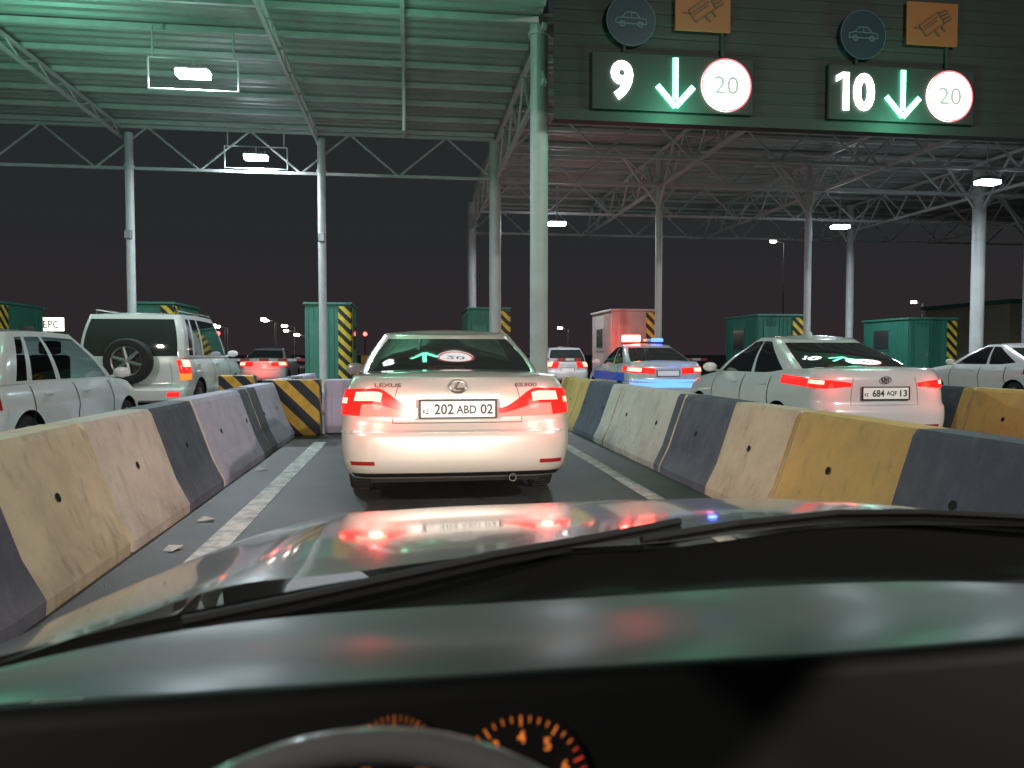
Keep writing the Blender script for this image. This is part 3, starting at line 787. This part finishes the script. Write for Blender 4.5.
# ---------------------------------------------------------------- lane signs
def lane_sign(num,x9,xa,xc,xb,xo,y,z,zb,label,w9=.4):
    cx=(x9+xc)/2
    e=E('lane_sign',(cx,y,z),label,'lane sign','lane number signs on the canopy fascia',rot=(rad(90),0,0))
    bm=B(); box(bm,(0,0,-.05),(xc-x9+1.05,1.0,.06),0,bev=.02)
    for sx in(-.9,.9): bar(bm,(sx,.5,-.06),(sx,1.2,-.06),.03,6)
    mk('back_panel',bm,SGP,e)
    bm=B()
    if num=='10':
        a=x9-cx-.24
        poly(bm,[(a-.02,-.34),(a+.10,-.34),(a+.10,.34),(a-.02,.34)],.010)
        poly(bm,[(a-.16,.16),(a-.02,.24),(a+.0,.34),(a-.03,.34),(a-.16,.27)],.013)
        text(bm,'0',x9-cx+.15,0,.68,.01,0,.42,bold=.045)
    else: text(bm,num,x9-cx,0,.68,.01,0,w9,bold=.045)
    mk('lane_number',bm,SGW,e)
    bm=B(); a=xa-cx; s=.05
    poly(bm,[(a-s,.43),(a+s,.43),(a+s,-.30),(a-s,-.30)],.010)
    for sd in(1,-1):
        p0=Vector((a,-.42)); p1=Vector((a+sd*.33,-.06)); d=(p1-p0).normalized(); n=Vector((-d.y,d.x))*s
        poly(bm,[tuple(v) for v in (p0-n,p1-n,p1+n,p0+n)],.012+.002*sd)
    mk('arrow',bm,SGG,e)
    bm=B(); c_=xc-cx
    disc(bm,c_,0,.46,.008,48,0,0,.03); disc(bm,c_,0,.465,.012,48,1,.435 if num!='8' else .40); text(bm,'20',c_,0,.32,.013,2,.46,bold=.01)
    mk('speed_disc',bm,[SGD,SGR,SGT],e)
    e2=E('vehicle_class_sign',(xb,y,zb),'round dark blue sign with a car pictogram','road sign','vehicle class signs',rot=(rad(90),0,0))
    bm=B(); disc(bm,0,0,.44,0,48,0,0,.03); disc(bm,0,0,.44,.004,48,1,.43); mk('sign_plate',bm,[SGB,SGBL],e2)
    bm=B()
    pts=[(-.28,-.06),(-.27,.02),(-.17,.045),(-.09,.13),(.08,.13),(.16,.04),(.27,.02),(.28,-.06)]
    for p,q in zip(pts,pts[1:]+pts[:1]): bar(bm,(*p,.006),(*q,.006),.012,4)
    bar(bm,(-.16,.04,.006),(.16,.04,.006),.010,4); bar(bm,(0,.04,.006),(0,.13,.006),.010,4)
    for wx in(-.16,.16): disc(bm,wx,-.07,.055,.016,20,0,.03)
    mk('car_pictogram',bm,SGBL,e2)
    e3=E('information_sign',(xo,y,zb+.27),'orange sign with a dark hand and card pictogram','road sign','orange information signs',rot=(rad(90),0,0))
    bm=B(); box(bm,(0,0,-.02),(1.02,.78,.04),0,bev=.015); mk('sign_plate',bm,SGO,e3)
    bm=B(); Rz=Matrix.Rotation(rad(35),3,'Z')
    def st(a,b,r): bar(bm,Rz@Vector((*a,.006)),Rz@Vector((*b,.006)),r,4)
    for a,b in(((-.25,-.12),(.2,-.12)),((.2,-.12),(.2,.12)),((.2,.12),(-.25,.12)),((-.25,.12),(-.25,-.12)),((-.2,.05),(.15,.05)),((-.2,0),(.1,0))): st(a,b,.014)
    for i in range(4): st((.2,.1-.07*i),(.36,.06-.06*i),.02)
    st((-.05,-.12),(-.02,-.26),.018); st((.1,-.12),(.12,-.24),.018); st((-.25,.05),(-.36,.14),.014)
    mk('pictogram',bm,SGOD,e3)
    return e
lane_sign('9',3.69,4.66,5.6,3.85,5.16,13.08,6.02,7.06,'lane sign reading 9 with green arrow and 20 disc')
lane_sign('10',8.08,9.0,9.94,8.2,9.57,13.08,6.02,7.05,'lane sign reading 10 with green arrow and 20 disc')
lane_sign('8',-.85,.08,.85,-.7,.65,10.40,6.62,7.75,'lane sign reading 8 with green arrow and 20 disc')
plight('green_fill_light',(-.6,11.6,6.1),70,(.25,1,.6),.3)  # added green light strengthening the spill of the arrow sign
plight('green_fill_light',(-6.5,12.6,5.6),210,(.3,1,.65),.3)  # added green light with no sign here, tints the left canopy ceiling
plight('green_fill_light',(4.66,12.5,5.5),65,(.2,1,.6),.2)
plight('green_fill_light',(9.0,12.5,5.5),65,(.2,1,.6),.2)
# ---------------------------------------------------------------- distance
WALL=M('building_wall',(.42,.36,.28),.8,dirt=.4,ns=1.5,dirtc=(.2,.17,.13))
e=E('service_building',(33,36,0),'low beige service building with dark windows','building')
bm=B(); box(bm,(0,0,1.85),(9,6,3.7)); mk('wall',bm,WALL,e)
bm=B(); box(bm,(0,0,3.78),(9.4,6.4,.18)); mk('roof',bm,BOOTH,e)
for i in range(4):
    bm=B(); box(bm,(0,0,0),(1.1,.05,1.2)); w=mk('window',bm,GLASSL,e,(-3.3+2.2*i,-3.02,2.0))
    bm=B(); 
    for a,b,s1,s2 in((0,.6,1.2,.06),(0,-.6,1.2,.06),(.57,0,.06,1.14),(-.57,0,.06,1.14)): box(bm,(a,-.03,b),(s1,.06,s2))
    mk('frame',bm,STEEL,w)
SLG=M('street_lamp_glow',(1,1,1),.4,e=(1,.88,.75),es=25)
def street_lamp(x,y,h):
    e=E('street_lamp',(x,y,0),'tall distant street lamp against the night sky','street lamp','distant street lamps')
    bm=B(); bar(bm,(0,0,0),(0,0,h),.09,8,0,.05); bar(bm,(0,0,h),(-1.0,0,h+.2),.04,6); mk('pole',bm,STEEL,e)
    bm=B(); box(bm,(0,0,0),(.55,.3,.26),0,bev=.05); mk('lamp_head',bm,SLG,e,(-1.1,0,h+.15))
for x,y,h in((-13.6,80,4.6),(-15.5,92,5.0),(-14.2,98,4.),(-12.2,84,4.1),(-17.5,76,3.8),(-11.2,86,3.2),(-20.5,90,4.2),(-48,95,7.5),(-55,88,5),(36,70,12),(58,80,7),(20,95,4.4),(-70,95,9),(-25,99,4.9),(-60,110,4)): street_lamp(x,y,h)
e=E('lit_sign',(-11.95,27.5,0),'small lit white sign panel on a post','sign')
bm=B(); bar(bm,(0,0,0),(0,0,2.0),.05,8); mk('post',bm,STEEL,e)
bm=B(); box(bm,(0,0,0),(.75,.08,.45),0,bev=.01); sp_=mk('panel',bm,M('lit_panel',(1,1,.9),.4,e=(1,.98,.8),es=3),e,(0,0,2.25))
bm=B(); text(bm,'EPC',0,0,.26,0,0,.5,bold=.02); mk('lettering',bm,INK,sp_,(0,-.045,0),(rad(90),0,0))
# ---------------------------------------------------------------- own car
oc=E('car',(.35,0,0),'silver car interior view over dashboard and bonnet with wipers','car')
yc=lambda x:(1.17-.48*x*x) if x<0 else (1.17+.05*sst(x/.4)-.10*x*x)
zr_=lambda x:.024*sst((x+.05)/.6)
def grid(fn,nu,nv):
    bm=B(); g=[[bm.verts.new(fn(i/nu,j/nv)) for j in range(nv+1)] for i in range(nu+1)]
    for i in range(nu):
        for j in range(nv): bm.faces.new((g[i][j],g[i+1][j],g[i+1][j+1],g[i][j+1]))
    return bm
def hoodf(a,b):
    u=2*a-1; wd=lerp(.94,.88,b); x=u*wd
    y0=yc(u*.94); y1=2.34-.26*abs(u)**2.8; y=lerp(y0,y1,b)
    z=.944-.160*b**1.25-.060*abs(u)**6-.008*u*u+zr_(x)*(1-b*.6)
    z+=.014*math.exp(-((abs(u)-.62)/.10)**2)*(1-.5*b)
    if b>.93: z-=.10*((b-.93)/.07)**2
    if abs(u)>.97: z-=.10*((abs(u)-.97)/.03)
    return (x,y,z)
mk('bonnet',grid(hoodf,90,40),HPAINT,oc,smooth=60)
def fr(a,b):
    u=2*a-1; x=u*.84; y=2.30-.26*abs(u)**2.8; z=lerp(.66,.25,b); return (x,y+.05*math.sin(b*3),z)
mk('front_bumper',grid(fr,30,8),HPAINT,oc,smooth=60)
for sd in(1,-1):
    def fd(a,b,sd=sd): return (sd*(.85+.04*math.sin(b*2.4)),lerp(.5,1.9,a),lerp(.74-.06*a,.3,b))
    mk('fender',grid(fd,16,8),HPAINT,oc,smooth=60)
def cowl(a,b):
    u=2*a-1; x=u*.94; yd=.93-.40*x**4; y=lerp(yd-.01,yc(x)+.015,b)
    return (x,y,.938-.008*b-.028*math.sin(b*math.pi)-.012*u*u+zr_(x)*b*1.1)
mk('cowl',grid(cowl,40,10),CABIN,oc,smooth=60)
WR=M('wiper_rubber',(.008,.008,.008),.7)
def wiper(pts):
    bm=B(); P3=[Vector((p[0],p[1],p[2]+zr_(p[0]))) for p in pts]
    for p,q in zip(P3[:-1],P3[1:]):
        bar(bm,p,q,.007,6); bar(bm,p-Vector((0,.004,.010)),q-Vector((0,.004,.010)),.005,4)
    mk('wiper',bm,WR,oc)
wiper([(-.62,.935,.932),(-.50,.985,.938),(-.38,1.04,.944),(-.22,1.12,.950),(-.05,1.20,.951),(.12,1.28,.950)])
wiper([(.84,1.10,.945),(.66,1.15,.951),(.52,1.19,.954),(.38,1.22,.955),(.20,1.22,.952),(.02,1.18,.949)])
DTOP=M('dash_top',(.075,.075,.073),.5,coat=.32,bump=.06,bs=260,dirt=.5,ns=2.5,dirtc=(.05,.05,.048),cr=.28)
def dtop(a,b):
    u=2*a-1; x=u*.90; yd=.93-.40*x**4; y=lerp(.645,max(.66,yd),b)
    return (x,y,.974-.030*sst(b)-.010*u*u+.003*math.sin(x*7))
mk('dashboard_top',grid(dtop,60,16),DTOP,oc,smooth=60)
bm=B(); prof=[(.655,.965),(.648,.975),(.638,.978),(.626,.975),(.618,.962),(.575,.84),(.50,.70),(.50,.4)]
xs=[-.88+.04*i for i in range(45)]; rows=[]
for x in xs: rows.append([bm.verts.new((x,y,z-.010*(x/.88)**2+(.006*sst((x-.02)/.3) if z>.95 else 0))) for y,z in prof])
for i in range(len(xs)-1):
    for j in range(len(prof)-1): bm.faces.new((rows[i][j],rows[i+1][j],rows[i+1][j+1],rows[i][j+1]))
mk('dashboard_front',bm,CABIN,oc,smooth=50)
def rf(a,b): 
    u=2*a-1; return (u*.62,lerp(.34,-1.6,b)-.04*u*u,1.445+.05*(1-u*u)+.03*math.sin(math.pi*b))
mk('roof',grid(rf,16,14),HPAINT,oc,smooth=60)
def rl(a,b):
    u=2*a-1; return (u*.61,lerp(.335,-1.6,b)-.04*u*u,1.425+.045*(1-u*u)+.03*math.sin(math.pi*b))
mk('headliner',grid(rl,16,14),M('headliner_grey',(.15,.15,.14),.9),oc,smooth=60)
for sd in(1,-1):
    bm=B(); bar(bm,(sd*.61,.32,1.43),(sd*.86,.70,.95),.035,8); mk('pillar',bm,CABIN,oc,smooth=50)
    def dd(a,b,sd=sd): return (sd*(.82+.06*math.sin(b*2.6)),lerp(.7,-1.6,a),lerp(.93,.3,b))
    mk('door',grid(dd,8,6),HPAINT,oc,smooth=60)
GO=M('gauge_orange',(1,.3,.05),.4,e=(1,.24,.04),es=.6); GRD=M('gauge_red',(1,.1,.05),.4,e=(1,.08,.02),es=.5); GB=M('gauge_black',(.006,.006,.006),.5)
GOD=M('gauge_orange_dim',(.6,.2,.05),.4,e=(1,.24,.05),es=.22)
def gauge(X,z,r,nums,a0,a1,hot=99,mm=None):
    Y=.618-(.962-z)*.352
    b=B(); disc(b,0,0,r*1.06,0,40,0,0,.004)
    e=mk('gauge',b,GB,oc,(X-.35,Y-.006,z+.002),(rad(70.6),0,0))
    bm=B(); n=len(nums); 
    for i in range(4*(n-1)+1):
        a=lerp(a0,a1,i/(4*(n-1))); big=i%4==0; c,s=math.cos(a),math.sin(a); w_=.0008 if big else .0005
        bar(bm,(r*c,r*s,.003),((r-(.008 if big else .005))*c,(r-(.008 if big else .005))*s,.003),w_,4,1 if i/4>=hot else 0)
    for i,t in enumerate(nums):
        a=lerp(a0,a1,i/(n-1)); text(bm,t,(r-.016)*math.cos(a),(r-.016)*math.sin(a),.0095 if len(t)<2 else .0055,.003,0,bold=.015)
    mk('dial_marks',bm,[mm or GO,GRD],e)
gauge(.088,.900,.054,['0','1','2','3','4','5','6','7'],rad(225),rad(-12),5.6)
gauge(-.014,.921,.038,['0','20','40','60','80','100','120','140','160'],rad(215),rad(-35),mm=GOD)
bm=B(); R_,r_=.198,.0105; n1,n2=80,12; rows=[]
for i in range(n1):
    a=2*math.pi*i/n1; rows.append([bm.verts.new(((R_+r_*math.cos(2*math.pi*j/n2))*math.cos(a),(R_+r_*math.cos(2*math.pi*j/n2))*math.sin(a),r_*math.sin(2*math.pi*j/n2))) for j in range(n2)])
for i in range(n1):
    for j in range(n2):
        i2=(i+1)%n1;j2=(j+1)%n2; bm.faces.new((rows[i][j],rows[i2][j],rows[i2][j2],rows[i][j2]))
sw=mk('steering_wheel',bm,M('wheel_leather',(.20,.20,.20),.32,coat=.6,bump=.1,bs=200),oc,(-.378,.325,.861),(rad(55),0,0),smooth=60)
bm=B(); bmesh.ops.create_uvsphere(bm,u_segments=24,v_segments=12,radius=1)
for v in bm.verts: v.co=Vector((v.co.x*.085,v.co.y*.07,v.co.z*.03))
for a in(0,math.pi,-math.pi/2): bar(bm,(.06*math.cos(a),.06*math.sin(a),-.005),(.19*math.cos(a),.19*math.sin(a),0),.018,8,0,.010)
mk('wheel_hub',bm,CABIN,sw,(0,0,-.02),smooth=50)
for x in(-.58,.58):
    bm=B(); bmesh.ops.create_uvsphere(bm,u_segments=16,v_segments=8,radius=1)
    for v in bm.verts: v.co=Vector((v.co.x*.13,v.co.y*.05,v.co.z*.07))
    mk('headlight',bm,HLG,oc,(x,2.18,.58),smooth=60)
    l=bpy.data.lights.new('headlight_beam','SPOT'); l.energy=280; l.color=(1,.88,.76); l.spot_size=rad(80); l.spot_blend=1; l.shadow_soft_size=.07
    o=bpy.data.objects.new('headlight_beam',l); col.objects.link(o); o.parent=oc; o.location=(x,2.44,.58); o.rotation_euler=(rad(84),0,0)
# ---------------------------------------------------------------- world & camera
w=bpy.data.worlds.new('World'); sc.world=w; w.use_nodes=True; nt=w.node_tree; bg=nt.nodes['Background']
tc=nt.nodes.new('ShaderNodeTexCoord'); sp=nt.nodes.new('ShaderNodeSeparateXYZ'); nt.links.new(tc.outputs['Generated'],sp.inputs[0])
cr=nt.nodes.new('ShaderNodeValToRGB'); nt.links.new(sp.outputs[2],cr.inputs[0])
cr.color_ramp.elements[0].position=0; cr.color_ramp.elements[0].color=(.028,.020,.023,1)
cr.color_ramp.elements[1].position=.18; cr.color_ramp.elements[1].color=(.019,.022,.023,1)
nt.links.new(cr.outputs[0],bg.inputs[0]); bg.inputs[1].default_value=1
cd=bpy.data.cameras.new('Camera'); cam=bpy.data.objects.new('Camera',cd); col.objects.link(cam); sc.camera=cam
cam.location=(0,0,1.25); cam.rotation_euler=(rad(90-2.26),0,rad(-7.65)); cd.lens=26.72; cd.sensor_width=36; cd.clip_end=1500; cd.clip_start=.02
cd.dof.use_dof=True; cd.dof.focus_distance=9.; cd.dof.aperture_fstop=5.6
